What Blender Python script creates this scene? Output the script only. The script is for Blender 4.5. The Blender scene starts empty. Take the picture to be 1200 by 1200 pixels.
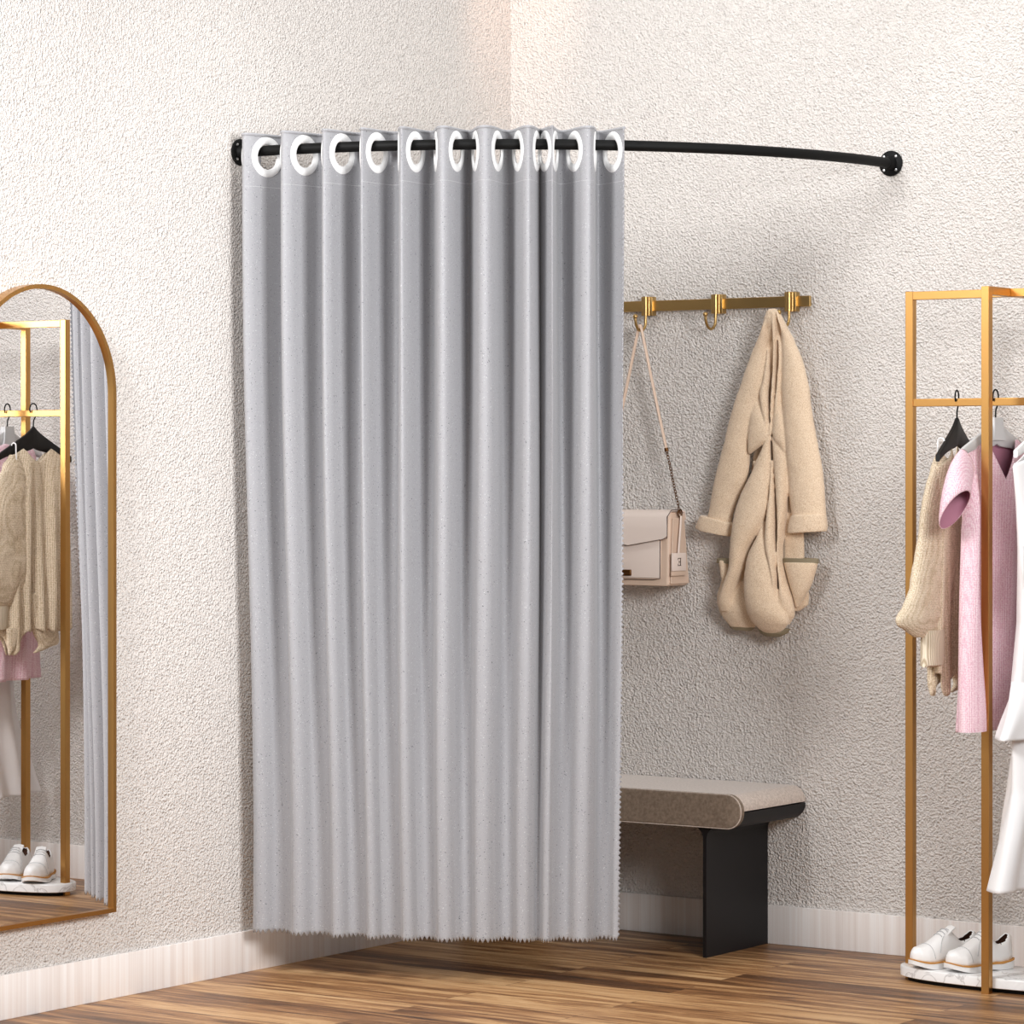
import bpy, bmesh, math, random
import numpy as np
from mathutils import Vector, Matrix
R = math.radians
PI = math.pi
random.seed(4)
col = bpy.context.scene.collection

# ------------------------------------------------------------------ survey
F_PX, CX, HY = 3900.0, 600.0, 546.0
AL = R(34.5)
CA, SA = math.cos(AL), math.sin(AL)
DC, CAMZ = 10.14, 1.38
RX = 598.6 - CX
CAM = Vector((DC*SA - RX/F_PX*DC*CA, -DC*CA - RX/F_PX*DC*SA, CAMZ))
FW = Vector((-SA, CA, 0)); RT = Vector((CA, SA, 0)); UP = Vector((0, 0, 1))

def ray(px, py):
    return FW + RT*((px-CX)/F_PX) + UP*((HY-py)/F_PX)
def WY(px, py, v):            # point at distance v in front of the right wall
    d = ray(px, py); t = (-v-CAM.y)/d.y
    return CAM + d*t
def WX(px, py, x):            # point on the plane at distance x from the left wall
    d = ray(px, py); t = (x-CAM.x)/d.x
    return CAM + d*t
def depth(p): return (p-CAM).dot(FW)

# ------------------------------------------------------------------ materials
def mat(name, color=(.8,.8,.8), rough=.5, metal=0, **kw):
    m = bpy.data.materials.new(name); m.use_nodes = True
    b = m.node_tree.nodes['Principled BSDF']
    b.inputs['Base Color'].default_value = (*color, 1)
    b.inputs['Roughness'].default_value = rough
    b.inputs['Metallic'].default_value = metal
    for k, v in kw.items(): b.inputs[k.replace('_', ' ')].default_value = v
    return m
def srgb(r, g, b):
    f = lambda c: (c/255/12.92) if c/255 <= .04045 else ((c/255+.055)/1.055)**2.4
    return (f(r), f(g), f(b))
class NT:
    def __init__(s, m): s.t = m.node_tree; s.b = s.t.nodes['Principled BSDF']
    def n(s, typ, **kw):
        o = s.t.nodes.new(typ)
        for k, v in kw.items():
            if k in [i.name for i in o.inputs] : o.inputs[k].default_value = v
            else: setattr(o, k, v)
        return o
    def l(s, a, b): s.t.links.new(a, b)
    def coord(s, scale=(1,1,1), rot=(0,0,0)):
        tc = s.n('ShaderNodeTexCoord'); mp = s.n('ShaderNodeMapping')
        mp.inputs['Scale'].default_value = scale; mp.inputs['Rotation'].default_value = rot
        s.l(tc.outputs['Object'], mp.inputs['Vector']); return mp.outputs['Vector']
    def ramp(s, fac, stops):
        r = s.n('ShaderNodeValToRGB'); e = r.color_ramp.elements
        while len(e) > 1: e.remove(e[-1])
        e[0].position = stops[0][0]; e[0].color = (*stops[0][1], 1)
        for p, c in stops[1:]:
            x = e.new(p); x.color = (*c, 1)
        s.l(fac, r.inputs[0]); return r.outputs[0]
    def bump(s, h, strength, dist):
        b = s.n('ShaderNodeBump'); b.inputs['Strength'].default_value = strength; b.inputs['Distance'].default_value = dist
        s.l(h, b.inputs['Height']); s.l(b.outputs[0], s.b.inputs['Normal']); return b
    def math(s, op, a, b=None):
        o = s.n('ShaderNodeMath'); o.operation = op
        for i, x in enumerate((a, b)):
            if x is None: continue
            if isinstance(x, (int, float)): o.inputs[i].default_value = x
            else: s.l(x, o.inputs[i])
        return o.outputs[0]
    def mix(s, fac, a, b, typ='MIX'):
        o = s.n('ShaderNodeMix'); o.data_type = 'RGBA'; o.blend_type = typ
        for i, x in ((0, fac), (6, a), (7, b)):
            if isinstance(x, (int, float)): o.inputs[i].default_value = x
            elif isinstance(x, tuple): o.inputs[i].default_value = (*x, 1)
            else: s.l(x, o.inputs[i])
        return o.outputs[2]

M = {}
# plaster
m = M['plaster'] = mat('textured_plaster', srgb(236,230,225), .85); t = NT(m)
v = t.coord()
n1 = t.n('ShaderNodeTexNoise', Scale=175., Detail=2.5, Roughness=.5); t.l(v, n1.inputs['Vector'])
n2 = t.n('ShaderNodeTexVoronoi', Scale=125.); t.l(v, n2.inputs['Vector'])
h = t.math('ADD', n1.outputs[0], t.math('MULTIPLY', n2.outputs['Distance'], .5))
t.bump(h, 1.0, .0125)
# baseboard: pale veined boards
m = M['baseboard'] = mat('pale_veneer', srgb(225,216,211), .4); t = NT(m)
v = t.coord((14, 14, .15)); n1 = t.n('ShaderNodeTexNoise', Scale=3., Detail=5.0, Roughness=.7); t.l(v, n1.inputs['Vector'])
t.l(t.ramp(n1.outputs[0], [(.3, srgb(224,214,208)), (.48, srgb(236,229,225)), (.62, srgb(244,241,239)), (.75, srgb(228,220,218))]), t.b.inputs['Base Color'])
# wood floor
m = M['floor'] = mat('oak_floorboards', (.3,.2,.1), .42); t = NT(m)
v = t.coord()
br = t.n('ShaderNodeTexBrick'); br.offset = .37
br.inputs['Scale'].default_value = 1; br.inputs['Brick Width'].default_value = 1.15; br.inputs['Row Height'].default_value = .135
br.inputs['Mortar Size'].default_value = .0012; br.inputs['Mortar Smooth'].default_value = .3
br.inputs['Color1'].default_value = (0,0,0,1); br.inputs['Color2'].default_value = (1,1,1,1); br.inputs['Mortar'].default_value = (.5,.5,.5,1)
t.l(v, br.inputs['Vector'])
sep = t.n('ShaderNodeSeparateColor'); t.l(br.outputs['Color'], sep.inputs[0])
off = t.n('ShaderNodeVectorMath'); off.operation = 'MULTIPLY_ADD'
cmb = t.n('ShaderNodeCombineXYZ'); t.l(t.math('MULTIPLY', sep.outputs[0], 7.3), cmb.inputs[0]); t.l(t.math('MULTIPLY', sep.outputs[0], 3.1), cmb.inputs[1])
t.l(v, off.inputs[0]); off.inputs[1].default_value = (.8, 9.0, 1.0); t.l(cmb.outputs[0], off.inputs[2])
g1 = t.n('ShaderNodeTexNoise', Scale=2.2, Detail=8.0, Roughness=.66, Distortion=.6); t.l(off.outputs[0], g1.inputs['Vector'])
off2 = t.n('ShaderNodeVectorMath'); off2.operation = 'MULTIPLY_ADD'
t.l(v, off2.inputs[0]); off2.inputs[1].default_value = (3.0, 70.0, 1.0); t.l(cmb.outputs[0], off2.inputs[2])
g2 = t.n('ShaderNodeTexNoise', Scale=2.0, Detail=5.0, Roughness=.6); t.l(off2.outputs[0], g2.inputs['Vector'])
f = t.math('ADD', t.math('MULTIPLY', g1.outputs[0], .72), t.math('MULTIPLY', g2.outputs[0], .28))
f = t.math('ADD', f, t.math('MULTIPLY', t.math('SUBTRACT', sep.outputs[0], .5), .13))
c = t.ramp(f, [(.34, srgb(56,34,18)), (.44, srgb(106,70,40)), (.505, srgb(150,106,66)), (.58, srgb(192,150,104)), (.68, srgb(210,174,130))])
c = t.mix(t.math('MULTIPLY', br.outputs['Fac'], .75), c, srgb(50,32,20))
t.l(c, t.b.inputs['Base Color'])
t.bump(t.math('SUBTRACT', f, t.math('MULTIPLY', br.outputs['Fac'], .4)), .25, .002)
# metals
M['brass'] = mat('brushed_brass', srgb(192,146,86), .3, 1)
M['old_brass'] = mat('aged_brass', srgb(190,158,104), .32, 1)
M['black_metal'] = mat('black_powder_coat', (.003,.003,.003), .6, Specular_IOR_Level=.2)
M['screw'] = mat('steel_screw', (.6,.6,.6), .3, 1)
M['mirror'] = mat('mirror_glass', (.94,.94,.95), .0, 1)
M['ring'] = mat('white_plastic', srgb(243,243,243), .3)
# curtain cloth
m = M['curtain'] = mat('grey_blackout_cloth', srgb(153,153,157), .75, Sheen_Weight=.25, Sheen_Roughness=.5); t = NT(m)
v = t.coord(); n1 = t.n('ShaderNodeTexNoise', Scale=330., Detail=2.0); t.l(v, n1.inputs['Vector'])
n2 = t.n('ShaderNodeTexNoise', Scale=240., Detail=1.0); t.l(v, n2.inputs['Vector'])
c = t.mix(t.math('GREATER_THAN', n1.outputs[0], .685), srgb(153,153,157), srgb(200,200,203))
c = t.mix(t.math('GREATER_THAN', n2.outputs[0], .71), c, srgb(96,96,100))
t.l(c, t.b.inputs['Base Color']); t.bump(n1.outputs[0], .12, .001)
M['thread'] = mat('pale_thread', srgb(196,196,198), .8)
# coat wool
m = M['wool'] = mat('camel_wool', srgb(214,184,148), .95, Sheen_Weight=.3); t = NT(m)
v = t.coord(); n1 = t.n('ShaderNodeTexNoise', Scale=520., Detail=2.0); t.l(v, n1.inputs['Vector'])
n2 = t.n('ShaderNodeTexNoise', Scale=9., Detail=2.0); t.l(v, n2.inputs['Vector'])
c = t.ramp(n1.outputs[0], [(.34, srgb(204,174,142)), (.5, srgb(230,206,178)), (.66, srgb(242,222,198))])
t.l(c, t.b.inputs['Base Color']); t.bump(t.math('ADD', n1.outputs[0], n2.outputs[0]), .3, .002)
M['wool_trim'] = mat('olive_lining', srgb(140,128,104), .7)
M['bag'] = mat('blush_leather', srgb(238,222,212), .42)
M['bag_side'] = mat('blush_leather_gusset', srgb(218,192,172), .5)
M['dark_piping'] = mat('dark_edge_paint', srgb(60,38,28), .5)
M['chain'] = mat('bronze_chain', srgb(120,84,52), .35, 1)
# bench
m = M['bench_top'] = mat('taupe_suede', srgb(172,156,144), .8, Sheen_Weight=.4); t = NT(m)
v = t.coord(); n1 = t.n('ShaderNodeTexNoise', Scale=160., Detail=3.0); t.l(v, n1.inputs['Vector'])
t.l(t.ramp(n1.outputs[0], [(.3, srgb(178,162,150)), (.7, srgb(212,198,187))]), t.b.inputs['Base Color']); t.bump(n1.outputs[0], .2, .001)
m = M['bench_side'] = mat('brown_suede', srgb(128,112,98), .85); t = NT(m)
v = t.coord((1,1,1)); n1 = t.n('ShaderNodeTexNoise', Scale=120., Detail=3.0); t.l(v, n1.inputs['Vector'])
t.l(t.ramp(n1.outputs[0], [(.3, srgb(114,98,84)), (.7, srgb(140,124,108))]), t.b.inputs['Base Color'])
M['bench_leg'] = mat('black_lacquer', (.007,.006,.007), .5, Specular_IOR_Level=.3)
# marble
m = M['marble'] = mat('white_marble', (.85,.85,.85), .2); t = NT(m)
v = t.coord(); n1 = t.n('ShaderNodeTexNoise', Scale=9., Detail=6.0, Distortion=1.6); t.l(v, n1.inputs['Vector'])
t.l(t.ramp(n1.outputs[0], [(.455, srgb(240,240,240)), (.485, srgb(200,198,198)), (.505, srgb(238,238,238)), (.7, srgb(246,246,246))]), t.b.inputs['Base Color'])
# knit
def knit(name, lo, hi, hole, scale, strength=.8, alpha=False):
    m = mat(name, hi, .9); t = NT(m); v = t.coord((1, 1, 1.0))
    vo = t.n('ShaderNodeTexVoronoi', Scale=scale, Randomness=.35); t.l(v, vo.inputs['Vector'])
    n = t.n('ShaderNodeTexNoise', Scale=7., Detail=2.0); t.l(v, n.inputs['Vector'])
    c = t.ramp(vo.outputs['Distance'], [(.15, hi), (.45, lo), (.72, hole)])
    c = t.mix(t.math('MULTIPLY', n.outputs[0], .25), c, lo)
    t.l(c, t.b.inputs['Base Color'])
    t.bump(t.math('SUBTRACT', 1.0, vo.outputs['Distance']), strength, .003)
    return m
M['knit'] = knit('cream_open_knit', srgb(218,200,174), srgb(244,231,212), srgb(178,158,128), 230)
M['rib'] = mat('ribbed_knit', srgb(222,208,184), .9); t = NT(M['rib'])
w = t.n('ShaderNodeTexWave', Scale=60.); w.bands_direction = 'Y'; t.l(t.coord(), w.inputs['Vector'])
t.l(t.ramp(w.outputs[0], [(0, srgb(182,164,138)), (1, srgb(232,220,198))]), t.b.inputs['Base Color']); t.bump(w.outputs[0], .6, .003)
M['pink'] = knit('pink_basket_knit', srgb(240,206,216), srgb(252,236,240), srgb(216,166,184), 230, .6)
M['pink_lining'] = mat('mauve_lining', srgb(176,120,140), .8)
M['white_cloth'] = mat('white_crepe', srgb(240,239,240), .7, Sheen_Weight=.2)
M['black_hanger'] = mat('matt_black_wood', (.006,.0055,.0055), .5, Specular_IOR_Level=.3)
M['grey_hanger'] = mat('grey_hanger', srgb(196,196,196), .5)
M['white_hanger'] = mat('white_hanger', srgb(236,236,236), .35)
M['shoe'] = mat('white_leather', srgb(242,241,240), .35)
M['shoe_lining'] = mat('brown_lining', srgb(84,52,36), .7)
M['welt'] = mat('tan_welt', srgb(196,140,70), .6)
M['sole'] = mat('white_rubber', srgb(240,240,240), .5)
M['lace'] = mat('grey_lace', srgb(190,190,192), .8)

# ------------------------------------------------------------------ mesh helpers
def put(o, parent=None):
    col.objects.link(o)
    if parent is not None:
        o.parent = parent
        o.matrix_parent_inverse = Matrix.Identity(4)
    return o
def mesh(name, vs, fs, mt, parent=None, smooth=True, org=None, angle=None):
    """vertices are given in world space; the origin of a part is its parent's"""
    me = bpy.data.meshes.new(name)
    o0 = Vector(org) if org is not None else (Vector(parent['_o']) if parent is not None and '_o' in parent else Vector((0,0,0)))
    me.from_pydata([tuple(Vector(v)-o0) for v in vs], [], fs)
    bm = bmesh.new(); bm.from_mesh(me); bmesh.ops.recalc_face_normals(bm, faces=bm.faces); bm.to_mesh(me); bm.free()
    for m_ in (mt if isinstance(mt, list) else [mt]): me.materials.append(m_)
    if smooth:
        for p in me.polygons: p.use_smooth = True
        if angle: me.set_sharp_from_angle(angle=R(angle))
    o = bpy.data.objects.new(name, me)
    if parent is None and org is not None: o.location = o0
    put(o, parent); return o
def thing(name, label, cat, loc, group=None):
    o = bpy.data.objects.new(name, None); o.location = loc; o.empty_display_size = .1
    o['label'] = label; o['category'] = cat
    if group: o['group'] = group
    o['_o'] = list(loc); col.objects.link(o); return o
def tag(o, label, cat, group=None):
    o['label'] = label; o['category'] = cat
    if group: o['group'] = group
class G:
    def __init__(s): s.v = []; s.f = []
    def add(s, vs, fs):
        b = len(s.v); s.v += [Vector(v) for v in vs]; s.f += [tuple(i+b for i in f) for f in fs]
    def box(s, a, b, bev=0, rotz=0, c=None):
        bm = bmesh.new(); bmesh.ops.create_cube(bm, size=1)
        a, b = Vector(a), Vector(b); ce = (a+b)/2; sz = b-a
        bmesh.ops.scale(bm, vec=[abs(q) for q in sz], verts=bm.verts)
        if bev: bmesh.ops.bevel(bm, geom=bm.edges[:], offset=bev, segments=3, affect='EDGES', profile=.5)
        bmesh.ops.rotate(bm, matrix=Matrix.Rotation(rotz, 3, 'Z'), verts=bm.verts)
        bmesh.ops.translate(bm, vec=ce, verts=bm.verts)
        bm.verts.index_update()
        s.add([v.co.copy() for v in bm.verts], [tuple(v.index for v in f.verts) for f in bm.faces]); bm.free()
    def rings(s, rings, cap=True, closed=False):
        n = len(rings[0]); b = len(s.v)
        for r in rings: s.v += [Vector(q) for q in r]
        m = len(rings)
        for i in range(m-1 + (1 if closed else 0)):
            i2 = (i+1) % m
            for j in range(n):
                j2 = (j+1) % n
                s.f.append((b+i*n+j, b+i*n+j2, b+i2*n+j2, b+i2*n+j))
        if cap and not closed:
            s.f.append(tuple(b+j for j in range(n))[::-1]); s.f.append(tuple(b+(m-1)*n+j for j in range(n)))
    def tube(s, pts, r, n=12, closed=False, flat=1.0):
        pts = [Vector(p) for p in pts]; m = len(pts); rr = r if isinstance(r, (list, tuple)) else [r]*m
        prev = None; out = []
        for i, p in enumerate(pts):
            if closed: tg = pts[(i+1) % m]-pts[i-1]
            else: tg = pts[min(i+1, m-1)]-pts[max(i-1, 0)]
            tg.normalize()
            if prev is None:
                a = Vector((0,0,1)) if abs(tg.z) < .9 else Vector((1,0,0))
                u = tg.cross(a).normalized()
            else: u = (prev-tg*prev.dot(tg)).normalized()
            prev = u; w = tg.cross(u)
            out.append([p+u*(rr[i]*math.cos(2*PI*k/n))+w*(rr[i]*flat*math.sin(2*PI*k/n)) for k in range(n)])
        s.rings(out, closed=closed)
    def cyl(s, a, b, r, n=24): s.tube([a, b], r, n)
    def ball(s, c, r, n=12):
        c = Vector(c); rg = []
        for i in range(1, n):
            th = PI*i/n
            rg.append([c+Vector((r*math.sin(th)*math.cos(2*PI*k/16), r*math.sin(th)*math.sin(2*PI*k/16), r*math.cos(th))) for k in range(16)])
        s.rings(rg)
    def prism(s, poly, ext):                     # planar polygon swept by a vector
        ext = Vector(ext); s.rings([[Vector(p) for p in poly], [Vector(p)+ext for p in poly]])
    def out(s, name, mt, parent=None, smooth=True, org=None, angle=40):
        return mesh(name, s.v, s.f, mt, parent, smooth, org, angle)
def smooth_path(pts, n=6):
    pts = [Vector(p) for p in pts]; out = []
    for i in range(len(pts)-1):
        p0 = pts[max(i-1,0)]; p1 = pts[i]; p2 = pts[i+1]; p3 = pts[min(i+2, len(pts)-1)]
        for k in range(n):
            t = k/n
            out.append(.5*((2*p1)+(p2-p0)*t+(2*p0-5*p1+4*p2-p3)*t*t+(3*p1-p0-3*p2+p3)*t**3))
    out.append(pts[-1]); return out
def interp(rows, y):
    for a, b in zip(rows, rows[1:]):
        if a[0] <= y <= b[0]:
            t = (y-a[0])/(b[0]-a[0]+1e-9); return [p+(q-p)*t for p, q in zip(a, b)]
    return list(rows[-1] if y > rows[-1][0] else rows[0])
def csrows(rows, step):
    """cubic resample of (y, left, right, centre, half) rows"""
    out = []
    for i in range(len(rows)-1):
        p0 = rows[max(i-1,0)]; p1 = rows[i]; p2 = rows[i+1]; p3 = rows[min(i+2, len(rows)-1)]
        n = max(1, int((p2[0]-p1[0])/step))
        for k in range(n):
            t = k/n
            out.append([.5*((2*b)+(c-a)*t+(2*a-5*b+4*c-d)*t*t+(3*b-a-3*c+d)*t**3) if j else b+(c-b)*t
                        for j, (a, b, c, d) in enumerate(zip(p0, p1, p2, p3))])
    out.append(list(rows[-1])); return out
def lobe(g, rows, plane, n=28, power=2.0, step=5):
    """rounded fold of cloth: rows are (y, left, right, distance, half thickness); plane 'Y' faces the right wall, 'X' the left"""
    rows = csrows([list(map(float, r)) for r in rows], step); rg = []
    for (y, l, r, c, h) in rows:
        h = max(h, .002)
        W = WY if plane == 'Y' else WX
        p = W((l+r)/2, y, c); sc = F_PX/depth(p); T = max((r-l)/2/sc, .002)
        if plane == 'Y':
            a = math.sqrt(max(T*T-(SA*h)**2, (.35*T)**2))/CA
            ax, ay = Vector((1,0,0)), Vector((0,-1,0))
        else:
            a = math.sqrt(max(T*T-(CA*h)**2, (.35*T)**2))/SA
            ax, ay = Vector((0,-1,0)), Vector((1,0,0))
        ring = []
        for k in range(n):
            th = 2*PI*k/n; cc, ss = math.cos(th), math.sin(th)
            e = 2/power
            ring.append(p+ax*(a*abs(cc)**e*(1 if cc >= 0 else -1))+ay*(h*abs(ss)**e*(1 if ss >= 0 else -1)))
        rg.append(ring)
    g.rings(rg)
def remesh(o, voxel, smooth=4, disp=0, scale=.06):
    md = o.modifiers.new('remesh', 'REMESH'); md.mode = 'VOXEL'; md.voxel_size = voxel; md.use_smooth_shade = True
    if smooth:
        s_ = o.modifiers.new('smooth', 'SMOOTH'); s_.iterations = smooth; s_.factor = .6
    if disp:
        tx = bpy.data.textures.new('wrinkle', 'CLOUDS'); tx.noise_scale = scale
        d = o.modifiers.new('wrinkle', 'DISPLACE'); d.texture = tx; d.strength = disp; d.mid_level = .5

# ------------------------------------------------------------------ setting
def struct(name, a, b, mt, bev=0):
    g = G(); g.box(a, b, bev); o = g.out(name, mt, None, smooth=bool(bev)); o['kind'] = 'structure'; return o
struct('floor', (-.12, -4.6, -.1), (4.6, .12, 0), M['floor'])
struct('wall_left', (-.12, -4.6, 0), (0, .12, 3.3), M['plaster'])
struct('wall_right', (0, 0, 0), (4.6, .12, 3.3), M['plaster'])
struct('baseboard_left', (.0005, -4.6, 0), (.011, 0, .112), M['baseboard'], .0015)
struct('baseboard_right', (.011, -.011, 0), (4.6, -.0005, .112), M['baseboard'], .0015)

# ------------------------------------------------------------------ wall mirror
MF = .036                      # how far the frame stands off the wall
pR = WX(136.6, 1068.7, MF); pT = WX(52, 333, MF)
tR = -pR.y; zB = pR.z; zT = pT.z; rad = .275; tC = tR+rad; zS = zT-rad
mir = thing('arched_mirror', 'tall arched wall mirror in a thin gold frame on the left wall', 'mirror', (0, -tC, zB))
def arch(r_in, n=40):           # outline of the arch, offset inwards by r_in
    r = rad-r_in; pts = [(tC-r, zB+r_in), (tC-r, zS)]
    for k in range(1, n): pts.append((tC-r*math.cos(PI*k/n), zS+r*math.sin(PI*k/n)))
    pts += [(tC+r, zS), (tC+r, zB+r_in)]
    return pts
g = G(); o_, i_ = arch(0), arch(.011)
g.rings([[ (x, -t_, z) for t_, z in A] for x, A in ((.001, o_), (MF, o_), (MF, i_), (.001, i_))], closed=True)
g.out('frame', M['brass'], mir, angle=30)
g = G(); A = arch(.010)
g.prism([(.008, -t_, z) for t_, z in A], (.018, 0, 0)); g.out('mirror_glass', M['mirror'], mir, smooth=False)

# ------------------------------------------------------------------ curtain rod
RR, RZ = 1.305, 2.234
def arc(phi, off=0): return ((RR+off)*math.sin(phi), -(RR+off)*math.cos(phi))
rod = thing('curved_curtain_rod', 'black quarter-circle curtain rod bridging the two walls at the corner', 'curtain rod', (arc(PI/4)[0], arc(PI/4)[1], RZ))
g = G(); g.tube([(*arc(R(90)*k/80), RZ) for k in range(81)], .0143, 20)
g.v = [Vector((max(v.x, .002), min(v.y, -.002), v.z)) for v in g.v]; g.out('pole', M['black_metal'], rod)
for (c_, ax) in (((0, -RR), Vector((1,0,0))), ((RR, 0), Vector((0,-1,0)))):
    b = Vector((c_[0], c_[1], RZ))
    g = G(); g.tube([b+ax*.001, b+ax*.006, b+ax*.008], [.036, .036, .033], 40); g.tube([b+ax*.008, b+ax*.022, b+ax*.03], [.021, .018, .0135], 24)
    fl = g.out('flange', M['black_metal'], rod); fl['_o'] = rod['_o']
    side = ax.cross(UP)
    for k in range(4):
        a = PI/4+k*PI/2; c = b+(side*math.cos(a)+UP*math.sin(a))*.027
        g = G(); g.tube([c+ax*.008, c+ax*.0105, c+ax*.0115], [.0042, .0042, .002], 10)
        s_ = g.out('screw', M['screw'], None); s_.data.transform(Matrix.Translation(-Vector(rod['_o']))); s_.parent = fl

# ------------------------------------------------------------------ curtain
def px2phi(px):
    lo, hi = R(-5), R(89)
    for _ in range(50):
        m_ = (lo+hi)/2; x, y = arc(m_); p = Vector((x, y, RZ)); q = (p-CAM)
        if CX+F_PX*q.dot(RT)/q.dot(FW) < px: lo = m_
        else: hi = m_
    return lo
Lc = [px2phi(p) for p in (293, 336, 382, 425, 468, 511, 557, 607, 638.5, 673, 718)]
Rc = [px2phi(p) for p in (313, 357, 401, 442, 487, 535, 583, 629, 650.5, 697)]
ZT, ZH, ZC = 2.274, .128, 2.216
AMP, TILT = .066, math.tan(R(14))
seq = []                                    # half waves: (phi0, phi1, sign, cols, t0, t1)
seq.append((Lc[0]-.02, Lc[0], -1, 12, .55, 1))
for k in range(10):
    seq.append((Lc[k], Rc[k], 1, 32, 0, 1)); seq.append((Rc[k], Lc[k+1], -1, 32, 0, 1))
seq.append((Lc[10], Lc[10]+.021, 1, 14, 0, .5))
def sstep(a, b, x):
    x = min(max((x-a)/(b-a), 0), 1); return x*x*(3-2*x)
colsP = []                                  # per column: closures evaluated at weight w
for (p0, p1, sg, n, t0, t1) in seq:
    for k in range(n):
        t = t0+(t1-t0)*k/n; colsP.append((p0, p1, sg, t))
colsP.append((seq[-1][0], seq[-1][1], 1, .5))
rs = np.random.RandomState(3)
def coordc(pc, w):
    """w = 0 at the heading, 1 at the hem"""
    p0, p1, sg, t = pc
    wd = (p1-p0)*RR
    o1 = AMP*math.sin(PI*t)                                        # crisp heading fold
    a1 = p0*RR+TILT*o1; b1 = p1*RR-TILT*o1
    s1 = a1+(b1-a1)*sstep(.22, .78, t)
    amp2 = .019*min(1.2, .5+wd/.06)                               # relaxed fold at the hem
    o2 = amp2*math.sin(PI*t)*(1.0)
    s2 = p0*RR+wd*(t - .05*math.sin(2*PI*t))
    o = (o1+(o2-o1)*w)*sg; s = s1+(s2-s1)*w
    return s/RR, o
NR = 500; zs = np.concatenate([np.linspace(ZT, 2.13, 34)[:-1], np.linspace(2.13, ZH, NR)])
NCc = len(colsP)
V = np.zeros((len(zs), NCc, 3)); arcs = np.zeros(NCc)
P0 = np.array([coordc(c, 0) for c in colsP]); P1 = np.array([coordc(c, 1) for c in colsP])
xy0 = np.array([arc(a, b) for a, b in P0])
arcs[1:] = np.cumsum(np.hypot(*(xy0[1:]-xy0[:-1]).T))
for i, z in enumerate(zs):
    w = 1-(z-ZH)/(ZT-ZH); ww = sstep(.06, 1.0, w)
    PP = P0*(1-ww)+P1*ww
    ph = PP[:, 0] + .006*ww*np.sin(z*1.7+arcs*2.0) + .012*ww*(1-(PP[:,0]-PP[0,0])/(PP[-1,0]-PP[0,0])) - .004*ww
    of = PP[:, 1] + .004*ww*np.sin(z*2.3+arcs*5)
    # extra faint secondary creases
    of = of + .0035*sstep(0,.4,w)*np.sin(arcs*44+1.3*np.sin(z*1.1))
    r_ = RR+of
    V[i, :, 0] = r_*np.sin(ph); V[i, :, 1] = -r_*np.cos(ph); V[i, :, 2] = z
tri = lambda x: abs((x/0.0135) % 1-.5)*2
tooth = np.array([0, .33, .67, 1, .67, .33])
V[-1, :, 2] -= .0105*tooth[np.arange(NCc) % 6]*1.15
hem_lift = .004*np.sin(arcs*3)
V[-1, :, 2] += hem_lift*.0
sc_ = np.array([tri(z) for z in zs])
d_ = V[:, -1]-V[:, -2]; d_ /= np.linalg.norm(d_, axis=1)[:, None]
V[:, -1] += d_*(.009*(sc_[:, None]-.2))
d_ = V[:, 0]-V[:, 1]; d_ /= np.linalg.norm(d_, axis=1)[:, None]
V[:, 0] += d_*(.004*(sc_[:, None]-.2))
# eyelets sit where the cloth crosses the rod
cross_idx = []
k0 = seq[0][3]; cross_idx.append(k0)
for q in seq[1:]: k0 += q[3]; cross_idx.append(k0)
cross_idx = cross_idx[:-1]
cross_a = [arcs[i] for i in cross_idx]
nr, nc = len(zs), NCc
cor = arc(px2phi(500))
cur = thing('eyelet_curtain', 'long grey eyelet curtain with zigzag hem hanging across the corner', 'curtain', (cor[0], cor[1], ZH))
ia, ja = np.meshgrid(np.arange(nr-1), np.arange(nc-1), indexing='ij')
fz = (zs[ia]+zs[ia+1])/2; fa = (arcs[ja]+arcs[ja+1])/2
keep = np.ones_like(fz, bool)
for a in cross_a: keep &= np.hypot(fz-ZC, fa-a) > .041
ii, jj = ia[keep], ja[keep]
quads = np.stack([ii*nc+jj, ii*nc+jj+1, (ii+1)*nc+jj+1, (ii+1)*nc+jj], 1)
me = bpy.data.meshes.new('panel'); Vf = V.reshape(-1, 3)-np.array(cur['_o'])
me.vertices.add(len(Vf)); me.vertices.foreach_set('co', Vf.ravel())
me.loops.add(quads.size); me.loops.foreach_set('vertex_index', quads.ravel())
me.polygons.add(len(quads)); me.polygons.foreach_set('loop_start', np.arange(0, quads.size, 4))
me.update(calc_edges=True); me.validate()
for p in me.polygons: p.use_smooth = True
me.materials.append(M['curtain'])
panel = put(bpy.data.objects.new('panel', me), cur)
sd = panel.modifiers.new('thickness', 'SOLIDIFY'); sd.thickness = .0016; sd.offset = 0
# turned-over heading roll and stitching line
def along(z, off=0.0):
    i = int(np.argmin(abs(zs-z))); return [Vector(V[i, j]) for j in range(0, nc, 2)]
g = G(); g.tube([p+Vector((0,0,.0005)) for p in along(ZT)], .0042, 8); g.out('heading', M['curtain'], cur)
for zz in (2.135,):
    g = G(); g.tube(along(zz), .0011, 6)
    g.out('stitching', M['thread'], cur)
for idx in cross_idx:
    c = Vector(V[0, idx]); c.z = ZC; tg = Vector(V[0, idx+2])-Vector(V[0, idx-2]); tg.z = 0; tg.normalize()
    nrm = tg.cross(UP).normalized()
    prof = [(.0335, 0), (.036, .0032), (.045, .0036), (.053, .0026), (.0555, 0), (.053, -.0026), (.045, -.0036), (.036, -.0032)]
    g = G(); n = 48
    g.rings([[c+(tg*math.cos(2*PI*k/n)+UP*math.sin(2*PI*k/n))*r_+nrm*h_ for k in range(n)] for r_, h_ in prof], closed=True)
    g.out('eyelet', M['ring'], cur, angle=60)

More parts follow.
